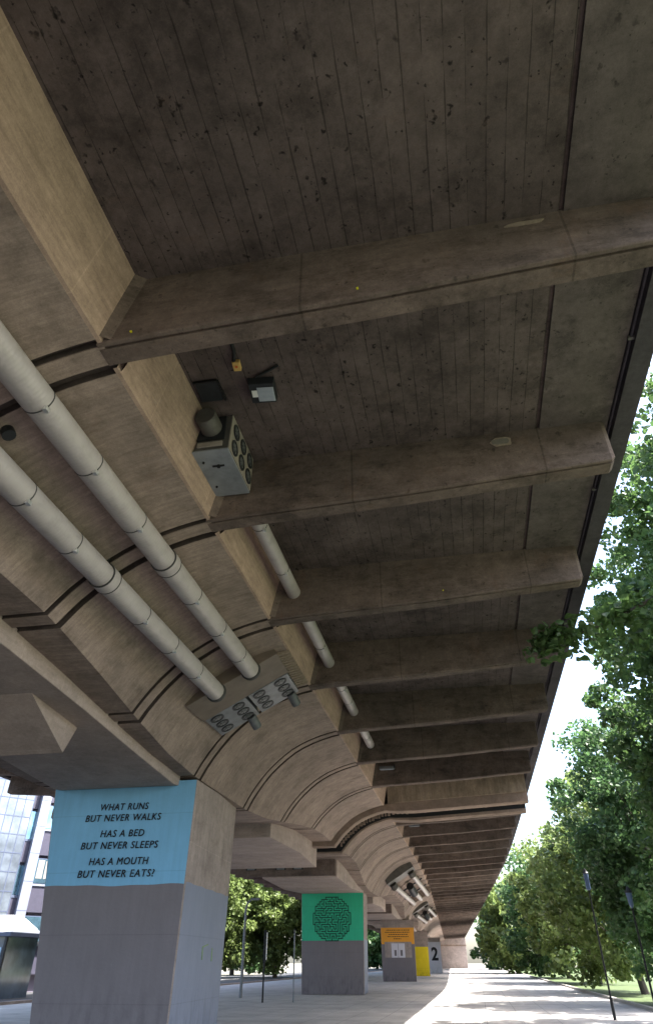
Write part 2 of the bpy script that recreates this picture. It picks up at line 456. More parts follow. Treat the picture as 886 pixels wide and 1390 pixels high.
# haunched blocks hung under the box next to the piers
def zbh(y): return zb(y)+.02
def hung(y0, y1, bots, x0, x1, name='haunch_block', taper=0.):
    """bots: list of (y, z) of the lower outline from front to back"""
    m = MB(); rows = []
    for yy, zz in bots:
        rows.append([(x1, yy, zb(yy)+.05), (x1-.02, yy, zz), (x0+.02, yy, zz), (x0, yy, zb(yy)+.05)])
    grid(m, rows)
    m.f.append((0,1,2,3)); n = len(m.v); m.f.append((n-1, n-2, n-3, n-4))
    return m.build(name, M['head'], via, bevel=.012)
hung(7.2, 16.72, [(7.2,4.13),(9,4.07),(11.7,3.89),(14,3.70),(16.4,3.53),(16.72,3.56)], -10.15, -6.9)
m = MB()   # drop wedge below the first block
x1, x0 = -7.5, -10.9
m.add([(x1,10.6,4.0),(x1,12.15,3.27),(x1,12.5,3.88),(x0,10.6,4.0),(x0,12.15,3.27),(x0,12.5,3.88)], [(0,1,2),(3,5,4),(0,3,4,1),(1,4,5,2),(2,5,3,0)])
m.build('drop_wedge', M['head'], via)
for k, p in enumerate(PIERS[1:5]):
    xl = -11.05+off(p)*.9; xr = -6.9+off(p)*.9
    hung(p-24, p-15.5, [(p-24,3.66),(p-19,3.74),(p-15.6,3.55),(p-15.5,3.56)], xl, xr)
    hung(p-10, p-.02, [(p-10,3.68),(p-9.9,3.66),(p-5,3.52),(p-.02,3.66)], xl, xr)
    m = MB(); m.box(xl-1.4, xr-.06, p-10.35, p-9.97, 3.72, 4.5); db = m.build('vent_beam', M['rib'], via)
    if k == 0:
        for q in (-11.65, -10.0, -9.05):
            v = MB(); v.box(q-.29, q+.29, p-10.37, p-10.33, 4.0, 4.2); vv = v.build('vent', M['black'], db)
            v = MB(); v.box(q-.2, q+.2, p-10.42, p-10.36, 4.02, 4.15); v.build('vent_flap', M['grey_metal'], db)

# ------------------------------------------------------------------ piers
def pier(y, fx0, fx1, bx0, bx1, ztop, label, D=4., xb1=None, extra=.0):
    t = thing('viaduct_pier', ((fx0+fx1)/2, y+D/2, G), label, 'pier', 'concrete piers in a row under the viaduct')
    m = MB(); bw = bx1
    b = [(bx0,y+.02,G),(bx1,y+.02,G),(bx1-.33,y+D,G),(bx0+.1,y+D,G)]
    tt = [(fx0,y,ztop),(fx1,y,ztop),(fx1-.33,y+D,ztop+.18),(fx0+.1,y+D,ztop+.18)]
    m.hexa(b, tt)
    shaft = m.build('shaft', M['pier'], t, bevel=.03)
    return t, shaft
def lerp(a, b, k): return a+(b-a)*k
def face_pt(P, u, z, out=.006):
    """P=(y, fx0, fx1, bx0, bx1, ztop): u 0..1 across the front face"""
    y, fx0, fx1, bx0, bx1, zt = P; k = (z-G)/(zt-G)
    return (lerp(lerp(bx0, fx0, k), lerp(bx1, fx1, k), u), lerp(y+.02, y, k)-out, z)
def panel(P, z0, z1, mat, name, parent, wav=0., out=.006, u0=.008, u1=.992, waver=0):
    m = MB(); n = 24
    lo = [face_pt(P, lerp(u0,u1,i/n), z0, out) for i in range(n+1)]
    hi = [face_pt(P, lerp(u0,u1,i/n), z1+wav*(math.sin(i*.9+.5)*.5+math.sin(i*.37)*.8), out) for i in range(n+1)]
    grid(m, [lo, hi]); 
    return m.build(name, mat, parent)
def side_panel(P, z0, z1, mat, name, parent, D=4., out=.006):
    y, fx0, fx1, bx0, bx1, zt = P; m = MB()
    def pt(v, z):
        k = (z-G)/(zt-G); return (lerp(lerp(bx1, fx1, k), lerp(bx1-.33, fx1-.33, k), v)+out, lerp(y, y+D, v), z)
    n = 12
    grid(m, [[pt(.01+.98*i/n, z0) for i in range(n+1)], [pt(.01+.98*i/n, z1+.012*math.sin(i*2.1)) for i in range(n+1)]])
    return m.build(name, mat, parent)
def text_mesh(s, width, capz, name, mat, parent, place, shear=.0, weight=.02, bold=0.):
    """lettering laid on a face; place(u, v) -> scene point for u, v in metres from the centre of the line"""
    cu = bpy.data.curves.new(name, 'FONT'); cu.body = s; cu.align_x = 'CENTER'; cu.size = 20; cu.offset = weight*20; cu.shear = shear
    cu.space_character = 1.12; cu.resolution_u = 3
    ob = bpy.data.objects.new('tmp', cu); C.objects.link(ob)
    dg = bpy.context.evaluated_depsgraph_get(); me = bpy.data.meshes.new_from_object(ob.evaluated_get(dg))
    vs = [v.co.copy() for v in me.vertices]; fs = [tuple(p.vertices) for p in me.polygons]
    bpy.data.objects.remove(ob); bpy.data.curves.remove(cu); bpy.data.meshes.remove(me)
    x0 = min(v.x for v in vs); x1 = max(v.x for v in vs)
    k = width/(x1-x0); kz = capz/(.73*20)
    m = MB(); m.add([place((v.x-(x0+x1)/2)*k, v.y*kz) for v in vs], fs)
    if bold:      # a second coat of the brush, a hair wider and a millimetre proud
        for du, dv, dy in ((bold, 0, -.001), (0, bold*.7, -.002)): m.add([(p[0], p[1]+dy, p[2]) for p in (place((v.x-(x0+x1)/2)*k+du, v.y*kz+dv) for v in vs)], fs)
    return m.build(name, mat, parent)

P1 = (16.7, -10.30, -6.42, -9.58, -6.52, 3.68)
pr, sh = pier(*P1, 'wide pier painted pale blue over grey, lettered with a riddle', D=4.3)
panel(P1, 1.42, 3.675, M['blue'], 'blue_panel', pr)
panel(P1, G+.02, 1.45, M['grey'], 'grey_panel', pr, wav=.016, out=.010)
side_panel(P1, G+.02, 1.50, M['pale_grey'], 'side_paint', pr, D=4.3)
let = thing('lettering', (0,0,0), None, None); C.objects.unlink(let); bpy.data.objects.remove(let)
rows = [('WHAT RUNS', 1.27, -8.27, 3.045), ('BUT NEVER WALKS', 1.98, -8.26, 2.80), ('HAS A BED', 1.13, -8.21, 2.455),
        ('BUT NEVER SLEEPS', 1.98, -8.24, 2.20), ('HAS A MOUTH', 1.50, -8.19, 1.865), ('BUT NEVER EATS?', 1.93, -8.21, 1.61)]
for s, wd, xc, z in rows:
    text_mesh(s, wd, .155, 'lettering', M['ink'], pr, lambda u, v, xc=xc, z=z: (xc+u, 16.69-.0085, z+v), shear=.12, weight=.0, bold=.009)
m = MB()   # small green scrawl low on the side face
for a, b in (((18.75,.30),(19.25,.36)),((18.8,.05),(18.75,.30)),((19.7,.30),(19.72,.02))):
    x = -6.47
    m.tube([(x+.0-(a[0]-16.7)*.077, a[0], a[1]), (x-(b[0]-16.7)*.077, b[0], b[1])], .014, 5)
M['scrawl'] = simple('lime_spray_paint', (.25,.36,.16), .7)
m.build('scrawl', M['scrawl'], pr)

P2 = (50., -11.14, -6.98, -11.02, -7.10, 3.68)
pr, sh = pier(*P2, 'pier painted green with a round black maze, grey below')
panel(P2, 1.10, 3.66, M['green'], 'green_panel', pr)
panel(P2, G+.02, 1.11, M['grey'], 'grey_panel', pr, out=.012)
side_panel(P2, G+.02, 1.2, M['pale_grey'], 'side_paint', pr)
# the maze: a rectilinear maze clipped to an ellipse
rm = random.Random(5); NX, NZ = 18, 19; cw, ch = 2.44/NX, 2.34/NZ
inside = {(i, j) for i in range(NX) for j in range(NZ) if ((i+.5-NX/2)/(NX/2))**2 + ((j+.5-NZ/2)/(NZ/2))**2 < .985}
open_ = set(); seen = set(); stack = [(NX//2, NZ//2)]; seen.add(stack[0])
while stack:
    c = stack[-1]; nb = [(c[0]+a, c[1]+b) for a, b in ((1,0),(-1,0),(0,1),(0,-1)) if (c[0]+a, c[1]+b) in inside and (c[0]+a, c[1]+b) not in seen]
    if not nb: stack.pop(); continue
    n_ = rm.choice(nb); open_.add(frozenset((c, n_))); seen.add(n_); stack.append(n_)
m = MB(); x00, z00 = -9.09-1.22, 1.10; lw = .026
for i in range(-1, NX):
    for j in range(-1, NZ):
        for a, b in ((1,0),(0,1)):
            c, d = (i, j), (i+a, j+b)
            if (c in inside or d in inside) and frozenset((c, d)) not in open_:
                if a: x = x00+(i+1)*cw; m.box(x-lw, x+lw, 49.985, 49.992, z00+j*ch-lw, z00+(j+1)*ch+lw)
                else: z = z00+(j+1)*ch; m.box(x00+i*cw-lw, x00+(i+1)*cw+lw, 49.984, 49.991, z-lw, z+lw)
m.build('maze', M['maze_ink'], pr)

P3 = (85., -10.15, -6.55, -10.1, -6.6, 3.7)
pr, sh = pier(*P3, 'distant pier painted orange with small lettering above pale doors')
panel(P3, 1.55, 3.0, M['orange'], 'orange_panel', pr)
panel(P3, G+.02, 1.55, M['grey'], 'grey_panel', pr, out=.008)
panel(P3, .4, 1.75, M['pier'], 'grey_plaque', pr, out=.014, u0=.1, u1=.9)
d_ = panel(P3, .4, 1.62, M['mural_white'], 'door_mural', pr, out=.018, u0=.3, u1=.7)
m = MB()
for u in (.38, .56):
    a = face_pt(P3, u, .5, .03); b = face_pt(P3, u+.07, 1.05, .03); m.box(a[0], b[0], a[1], a[1]+.005, .55, 1.05)
a = face_pt(P3, .5, 1, .03); m.box(a[0]-.02, a[0]+.02, a[1], a[1]+.005, .4, 1.6)
m.build('door_windows', M['grey'], d_)
m = MB(); rr = random.Random(3)   # five short lines of lettering too far off to read
for r_, (u0, u1) in enumerate(((.17,.86),(.13,.87),(.24,.80),(.2,.82),(.38,.6))):
    u = u0
    while u < u1:
        wd = rr.uniform(.02, .06); a = face_pt(P3, u, 2.78-.19*r_, .014); b = face_pt(P3, min(u+wd, u1), 2, .014)
        m.box(a[0], b[0], a[1], a[1]+.004, a[2]-.035, a[2]+.035); u += wd+.016
m.build('lettering', M['ink'], pr)
P4 = (119., -10.9, -7.25, -10.9, -7.25, 3.7)
pr, sh = pier(*P4, 'small far pier painted plain yellow, just past the orange one')
panel(P4, G+.02, 1.85, M['yellow'], 'yellow_panel', pr)
P5 = (152., -10.9, -6.95, -10.9, -6.95, 3.7)
pr, sh = pier(*P5, 'farthest pier painted white with a large dark number 2')
panel(P5, G+.02, 3.1, M['mural_white'], 'white_panel', pr)
text_mesh('2', 1.25, 2.0, 'lettering', M['ink'], pr, lambda u, v: (-8.15+u, 151.96, .35+v), weight=.03)
for y_, x_ in ((185., -10.6), (218., -11.0), (-16., -10.6)):
    pass

t = thing('end_wall', (-15, 262.5, G), 'plain grey concrete wall closing the far end of the viaduct', 'wall')
m = MB(); m.box(-29, -3.9, 262.2, 263.2, G, 6.9); m.build('wall', M['pier'], t)
m = MB(); m.box(-29, -3.8, 262.1, 263.3, 4.2, 4.6); m.build('ledge', M['joint'], t)
# ------------------------------------------------------------------ ventilation ducts
def duct(x, z, y0, y1, r, joints, label, double=(), group='long pale ducts under the curved belly'):
    t = thing('ventilation_duct', (x, (y0+y1)/2, z), label, 'duct', group)
    m = MB(); m.tube([(x, y0+(y1-y0)*i/20, z) for i in range(21)], r, 28); m.build('pipe', M['duct'], t, smooth=True)
    for j in joints:
        w_ = .008; q = MB(); q.tube([(x, j-w_, z), (x, j+w_, z)], r+.006, 28); q.build('joint_band', M['band'], t, smooth=True)
        q = MB(); a = R(-50); q.box(x+r*math.cos(a)-.02, x+r*math.cos(a)+.03, j-.03, j+.05, z+r*math.sin(a)-.035, z+r*math.sin(a)+.02); q.build('clip', M['bright'], t)
    for j in double:
        q = MB(); q.tube([(x, j-.11, z), (x, j-.1, z), (x, j+.1, z), (x, j+.11, z)], [r+.003, r+.02, r+.02, r+.003], 28); st_ = q.build('strap', M['duct'], t, smooth=True)
        for e in (-.115, .115):
            q = MB(); q.tube([(x, j+e-.009, z), (x, j+e+.009, z)], r+.023, 28); q.build('strap_edge', M['band'], st_, smooth=True)
        q = MB(); q.tube([(x-.02, j, z+r), (x-.02, j, z+r+.35)], .02, 6); q.build('hanger', M['dark_metal'], t)
    return t
duct(-4.42, 5.38, 1.2, 14.15, .20, (2.1, 3.3, 4.95, 6.2, 7.65, 10.15, 11.6, 13.0), 'long pale duct nearer the road edge, ending at the fan housing', double=(8.95,))
duct(-5.20, 4.93, 1.2, 14.05, .20, (2.4, 3.6, 4.8, 6.1, 7.35, 9.85, 11.2, 12.6), 'long pale duct nearer the piers, ending at the fan housing', double=(8.5,))
t = thing('duct_stub', (-4.95, 3.5, 5.2), 'rounded pale end of a short duct at the left edge, left of the long ducts', 'duct')
m = MB(); m.tube([(-4.92,1.5,5.3),(-4.92,4.3,5.3),(-4.92,4.5,5.3),(-4.92,4.58,5.3)], [.15,.15,.12,.04], 20); m.build('pipe', M['duct'], t, smooth=True)
# thin duct passing behind the ribs: one straight run
duct(-3.08, 6.45, 9.0, 25.0, .145, (9.7, 11.4, 13.6, 15.4, 18.6, 19.8, 22.4, 23.8), 'thinner grey duct passing through the ribs beside the web', group='thin duct through the ribs')
for y_ in (18.2,):
    pass

def fan_parts(c, ax, r, parent, mats=('dark_metal', 'fan_blade')):
    c = Vector(c); ax = Vector(ax).normalized()
    m = MB(); m.ring(c, ax, r*.82, r, r*.12, 18); f = m.build('fan', M[mats[0]], parent, smooth=True)
    a = Vector((0,0,1)) if abs(ax.z) < .9 else Vector((1,0,0))
    u = ax.cross(a).normalized(); v = u.cross(ax).normalized()
    m = MB(); m.tube([c+ax*.002, c+ax*r*.14], r*.26, 10)
    for k in range(5):
        t = 2*math.pi*k/5
        p = lambda rr_, tt, h: tuple(c + (u*math.cos(tt)+v*math.sin(tt))*rr_ + ax*h)
        m.add([p(r*.2,t,.01), p(r*.72,t-.15,.008), p(r*.72,t+.75,r*.1), p(r*.2,t+.6,r*.1)], [(0,1,2,3)])
    m.build('blades', M[mats[1]], f)
    m = MB(); m.tube([c+ax*.001, c+ax*.006], r*.8, 18); m.build('throat', M['throat'], f)
    return f

# fan box beside rib two
t = thing('fan_box', (-3.2, 7.9, 6.29), 'grey steel fan box with six round fans, fixed in the corner of web and rib', 'fan box')
M['plate'] = simple('pale_steel_plate', (.26,.275,.30), .5, .15, .14, 5, dirt=.3)
m = MB(); m.box(-3.545, -2.905, 7.29, 8.49, 6.288, 6.315); pl = m.build('base_plate', M['plate'], t, bevel=.006)
m = MB(); m.hexa([(-3.47,7.30,6.316),(-2.915,7.30,6.316),(-2.915,8.48,6.316),(-3.47,8.48,6.316)], [(-3.31,7.32,6.99),(-2.9,7.32,6.99),(-2.9,8.48,6.99),(-3.31,8.48,6.99)])
m.build('casing', M['dull_metal'], t, bevel=.008)
m = MB(); m.hexa([(-2.914,7.31,6.32),(-2.895,7.31,6.32),(-2.895,8.47,6.32),(-2.914,8.47,6.32)], [(-2.90,7.31,6.985),(-2.885,7.31,6.985),(-2.885,8.47,6.985),(-2.90,8.47,6.985)])
fp = m.build('fan_panel', M['cream_metal'], t)
for i in range(3):
    for j in range(2): fan_parts((-2.889+.004*j, 7.53+.37*i, 6.48+.32*j), (1,0,0), .135, fp)
m = MB(); m.tube([(-3.2,7.30,6.72),(-3.2,6.98,6.72),(-3.2,6.95,6.72)], [.17,.17,.15], 20); m.build('inlet_stub', M['dull_metal'], t, smooth=True)
m = MB(); m.box(-3.42,-2.98,7.27,7.30,6.50,6.95); m.build('inlet_flange', M['dark_metal'], t)
m = MB(); m.box(-3.4,-3.0,7.26,7.29,6.36,6.44); m.build('data_strip', M['cream_metal'], t)
for x, yy in ((-3.38,7.55),(-3.38,8.2)):
    m = MB(); m.tube([(x,yy,6.288),(x,yy,6.262)], .018, 8); m.build('bolt', M['black'], t)
m = MB(); m.box(-3.27,-3.08,7.655,7.68,6.268,6.288); m.tube([(-3.17,7.667,6.288),(-3.17,7.667,6.25)], .03, 8); m.build('handle', M['black'], t)

# electrical gear on the slab between ribs one and two
t = thing('bulkhead_light', (-2.28, 6.85, 6.9), 'dark framed square light with a pale lens bolted to the slab', 'light')
def rot_box(cx, cy, hx, hy, z0, z1, ang, name, mat, parent, sh=1.):
    c, s = math.cos(ang), math.sin(ang)
    q = [(cx+c*a-s*b, cy+s*a+c*b) for a, b in ((-hx,-hy),(hx,-hy),(hx,hy),(-hx,hy))]
    q2 = [(cx+c*a-s*b, cy+s*a+c*b) for a, b in ((-hx*sh,-hy*sh),(hx*sh,-hy*sh),(hx*sh,hy*sh),(-hx*sh,hy*sh))]
    m = MB(); m.hexa([(a,b,z0) for a,b in q2], [(a,b,z1) for a,b in q]); return m.build(name, mat, parent, bevel=.008)
rot_box(-2.26, 6.80, .20, .22, 6.86, 6.985, R(6), 'body', M['dark_metal'], t, .92)
rot_box(-2.21, 6.82, .13, .15, 6.845, 6.86, R(6), 'lens', M['lamp_glass'], t, .94)
rot_box(-2.37, 6.78, .045, .07, 6.848, 6.86, R(6), 'label_plate', M['white'], t)
m = MB(); m.tube([(-2.30,6.55,6.97),(-2.0,6.42,6.97),(-1.93,6.38,6.97)], .022, 6); m.build('cable', M['dark_metal'], t)
t = thing('junction_box', (-2.5, 6.2, 6.9), 'small yellowed junction box with a short black cable above it', 'junction box')
rot_box(-2.5, 6.25, .055, .085, 6.91, 6.985, R(5), 'body', M['orange_box'], t)
m = MB(); m.tube([(-2.5,6.24,6.905),(-2.5,6.24,6.895)], .022, 10); m.build('indicator', simple('red_button', (.55,.12,.03), .4), t)
m = MB(); m.tube([(-2.52,6.17,6.95),(-2.47,6.0,6.97),(-2.46,5.72,6.985)], .028, 8); m.build('cable', M['black'], t, smooth=True)
t = thing('cable_hatch', (-3.1, 6.7, 6.95), 'flat dark square hatch plate on the slab next to the web', 'hatch')
rot_box(-3.08, 6.72, .17, .2, 6.955, 6.99, R(4), 'plate', M['dark_metal'], t)
m = MB(); m.box(-3.26, -2.89, 6.49, 6.515, 6.945, 6.99); m.box(-2.90, -2.875, 6.52, 6.93, 6.945, 6.99); m.build('frame', M['black'], t)

# the fan housing at the end of the long ducts
def housing(y0, y1, label, dark=False, ox=0.):
    t = thing('fan_housing', (-4.9+ox, (y0+y1)/2, 5.0), label, 'fan housing', 'fan housings on the curved belly')
    A = Vector((-5.92+ox, 0, 4.74)); B = Vector((-3.86+ox, 0, 5.80)); D = (B-A); Ln = D.length; D.normalize(); N = Vector((D.z, 0, -D.x))
    def P(u, yy, h): v = A + D*(u*Ln) + N*h; return (v.x, yy, v.z)
    mk = M['dark_metal'] if dark else M['housing']
    m = MB(); m.hexa([P(0,y0,-.25),P(1,y0,-.2),P(1,y1-1.3,-.2),P(0,y1-1.3,-.25)], [P(0,y0,.13),P(1,y0,.10),P(1,y1-1.3,.10),P(0,y1-1.3,.13)])
    m.build('cover', mk, t, bevel=.01)
    for k in range(2):
        u0, u1 = (.02, .485) if k == 0 else (.515, .98)
        m = MB(); m.hexa([P(u0,y1-1.295,-.25),P(u1,y1-1.295,-.2),P(u1,y1,-.2),P(u0,y1,-.25)], [P(u0,y1-1.295,.12),P(u1,y1-1.295,.12),P(u1,y1,.12),P(u0,y1,.12)])
        fp = m.build('fan_panel', M['dark_metal'] if dark else M['grey_metal'], t, bevel=.006)
        if not dark:
            for i in range(2):
                for j in range(3):
                    fan_parts(P(u0+.105+.25*i, y1-1.08+.40*j, .121), N, .165, fp)
        u = u1-.09; c0 = P(u, y1-.12, .1); c1 = P(u, y1+.16, .32)
        m = MB(); m.tube([c0, c1], .12, 18); m.build('outlet_stub', M['dark_metal'] if dark else M['grey_metal'], t, smooth=True)
    return t
housing(14.0, 16.5, 'near brown fan housing with twelve round fans at the ends of the long ducts')
for x, z in ((-4.42, 5.38), (-5.20, 4.93)):
    m = MB(); m.tube([(x, 14.0, z), (x, 14.06, z), (x, 14.12, z)], [.215,.23,.215], 28); m.build('collar', M['band'], bpy.data.objects['fan_housing'], smooth=True)
# jagged mortar repair between housing and web
m = MB()
for i in range(15):
    yy = 14.2+i*.15; q = .05*random.random()
    m.hexa([(-3.86,yy,5.74),(-3.58-q,yy+.02,5.80),(-3.58-q,yy+.06,5.80),(-3.86,yy+.07,5.74)], [(-3.86,yy,5.82),(-3.58,yy,5.87),(-3.58,yy+.07,5.87),(-3.86,yy+.07,5.82)])
m.build('mortar_repair', M['patch_edge'], via)

# two more duct runs far down the viaduct
def far_run(y0, ox, label):
    h = thing('duct_run', (-5+ox, y0, 4.6), label, 'duct', 'duct runs beyond the maze pier')
    A = Vector((-5.85+ox, 0, 4.60)); B = Vector((-3.95+ox, 0, 5.66)); D = B-A; L = D.length; D.normalize(); N = Vector((D.z,0,-D.x))
    def P(u, yy, hh): v = A+D*(u*L)+N*hh; return (v.x, yy, v.z)
    m = MB(); m.hexa([P(0,y0,-.3),P(1,y0,-.3),P(1,y0+2.2,-.3),P(0,y0+2.2,-.3)], [P(0,y0,.2),P(1,y0,.2),P(1,y0+2.2,.2),P(0,y0+2.2,.2)]); m.build('housing', M['dull_metal'], h)
    for u in (.14, .84):
        m = MB(); m.tube([P(u, y0+1.3, .2), P(u, y0+1.6, .46)], .25, 14); m.build('cowl', M['dull_metal'], h, smooth=True)
        m = MB(); m.tube([P(u, y0+2.2, .30), P(u, y0+20, .30)], .19, 16); m.build('pipe', M['duct'], h, smooth=True)
    m = MB(); m.tube([P(.49, y0+9.2, .1), P(.49, y0+10.2, .62)], .30, 14); m.build('cowl', M['dark_metal'], h, smooth=True)
    m = MB(); m.tube([P(.49, y0+10.4, .30), P(.49, y0+20, .30)], .19, 16); m.build('pipe', M['duct'], h, smooth=True)
    for yy in (y0+9.6, y0+15.):
        m = MB(); m.hexa([P(-.02,yy,.02),P(1.02,yy,.02),P(1.02,yy+.2,.02),P(-.02,yy+.2,.02)], [P(-.02,yy,.12),P(1.02,yy,.12),P(1.02,yy+.2,.12),P(-.02,yy+.2,.12)]); m.build('strap', M['dark_metal'], h)
    m = MB(); m.hexa([P(-.05,y0+20,-.3),P(1.05,y0+20,-.3),P(1.05,y0+20.5,-.3),P(-.05,y0+20.5,-.3)], [P(-.05,y0+20,.3),P(1.05,y0+20,.3),P(1.05,y0+20.5,.3),P(-.05,y0+20.5,.3)]); m.build('end_plate', M['joint'], h)
far_run(54., -.1, 'five pale pipes and dark cowls under the arch past the maze pier')
far_run(90., -1.3, 'small far cluster of pale pipes under the last arch, past the orange pier')

# small strip lights on far ribs
def strip_light(x, y, z, label):
    t = thing('strip_light', (x, y, z), label, 'light', 'strip lights fixed to the ribs')
    m = MB(); m.box(x-.3, x+.3, y-.22, y-.02, z-.03, z+.08); m.build('body', M['grey_metal'], t, bevel=.01)
    m = MB(); m.box(x-.27, x+.25, y-.2, y-.04, z-.045, z-.03); m.build('diffuser', M['lamp_glass'], t)
    m = MB(); m.box(x+.30, x+.34, y-.16, y-.0, z-.02, z+.14); m.build('bracket', M['dark_metal'], t)
strip_light(-2.93, 29.15, 6.5, 'small grey strip light on the rib just before the expansion joint')
strip_light(-2.9, 42.98, 6.4, 'small dark strip light on a rib just after the expansion joint')
m = MB(); m.tube([(-9.6,71,6.0),(-7.3,71,6.0)], .16, 10)
# drain hopper on the box by rib one
t = thing('drain_cap', (-4.6, 5.3, 5.4), 'small round dark drain cap on the belly under the duct', 'drain')
m = MB(); m.tube([(-5.08,5.35,5.36),(-5.02,5.35,5.26)], .085, 14); m.build('cap', M['dark_metal'], t, smooth=True)

# ------------------------------------------------------------------ ground
def sheet(name, x0, x1, y0, y1, z, mat, n=1):
    m = MB(); m.add([(x0,y0,z),(x1,y0,z),(x1,y1,z),(x0,y1,z)], [(0,1,2,3)]); o = m.build(name, mat, recalc=False); o['kind'] = 'structure'; return o
def ground_mat(name, c, var=.2, slabs=None):
    t = NT(name); n = t.noise(.6, detail=8, rough=.7)
    col = t.gain(c, t.ramp(n, .3, .7, 1-var, 1+var)); col = t.gain(col, t.ramp(t.noise(40., detail=4), .3, .7, .88, 1.12))
    if slabs:
        for ax in (0, 1):
            fr = t.math('FRACT', t.math('DIVIDE', t.sep()[ax], slabs)); col = t.gain(col, t.ramp(t.math('LESS_THAN', fr, .02), 0, 1, 1., .55))
    t.bump(t.noise(30., detail=6), .01, .5)
    return t.done(col, .9)
sheet('ground', -900, 900, -300, 1500, G-.004, ground_mat('dry_ground', (.14,.13,.10)))
sheet('added_dark_ground', -22, 6.6, -30, 16.0, G+.0, ground_mat('dark_tarmac', (.05,.049,.05), .2))  # unseen dark ground, added to cut light bounced onto the near underside
sheet('pavement', -22, 6.6, 16.0, 260, G+.0, ground_mat('paving', (.46,.435,.41), .28, 1.2))
sheet('road', -36, -22.2, -60, 300, G+.0, ground_mat('asphalt', (.05,.05,.052), .2))
sheet('verge', 6.8, 40, -40, 300, G+.02, ground_mat('grass_verge', (.06,.085,.03), .35))
m = MB(); m.box(6.6, 6.8, -30, 260, G, G+.12); o = m.build('kerb', ground_mat('kerb_stone', (.33,.31,.28), .1)); o['kind'] = 'structure'
m = MB(); m.box(-22.2, -22.0, -60, 260, G, G+.12); o = m.build('kerb', M['pier']); o['kind'] = 'structure'
m = MB()
for k in range(40): m.add([(-29.1,-20+k*6,G+.004),(-28.98,-20+k*6,G+.004),(-28.98,-17.5+k*6,G+.004),(-29.1,-17.5+k*6,G+.004)], [(0,1,2,3)])
o = m.build('road_marking', simple('road_paint', (.7,.7,.68), .7), recalc=False); o['kind'] = 'structure'

# ------------------------------------------------------------------ building on the left
M['clad'] = simple('white_cladding', (.72,.72,.74), .35, 0, .05, .7, .5)
M['clad2'] = simple('white_pilaster', (.17,.185,.235), .4, 0, .06, .7, .5)
def glass_mat(name, c, rough=.08):
    t = NT(name); n = t.noise(.9, detail=3); col = t.gain(c, t.ramp(n, .35, .65, .7, 1.3)); return t.done(col, rough, .0, .9)
M['glass'] = glass_mat('window_glass', (.16,.30,.40))
M['glass'].node_tree.nodes['Principled BSDF'].inputs['Metallic'].default_value = .75
M['glass_pale'] = glass_mat('pale_glass', (.15,.175,.205), .12); M['glass_pale'].node_tree.nodes['Principled BSDF'].inputs['Metallic'].default_value = .3
M['brick'] = simple('purple_grey_render', (.17,.15,.19), .85, 0, .15, 30, bump=.004)
M['slot'] = simple('slot_grey', (.045,.043,.065), .6, 0, .12, 5)
M['mullion'] = simple('mullion_dark', (.07,.085,.13), .5, 0, .1)
M['blind'] = simple('window_blind', (.22,.21,.19), .8, 0, .12, 2)
P0 = Vector((-30.0, 49.8)); FD = Vector((math.sin(R(38)), math.cos(R(38)))); FN = Vector((FD.y, -FD.x))
def FP(s, d, z): v = P0 + FD*s + FN*d; return (v.x, v.y, z)
def fbox(mb, s0, s1, d0, d1, z0, z1):
    return mb.hexa([FP(s0,d0,z0),FP(s1,d0,z0),FP(s1,d1,z0),FP(s0,d1,z0)], [FP(s0,d0,z1),FP(s1,d0,z1),FP(s1,d1,z1),FP(s0,d1,z1)])
b = P0 + FD*3 - FN*6
bt = thing('office_building', (b.x, b.y, G), 'pale glass and white panelled office block beyond the riddle pier', 'building')
ST = 3.45; NS = 8; top = G + ST*NS + 1
m = MB(); fbox(m, -12, 10, -.6, -13, G, top); m.build('core', M['brick'], bt)
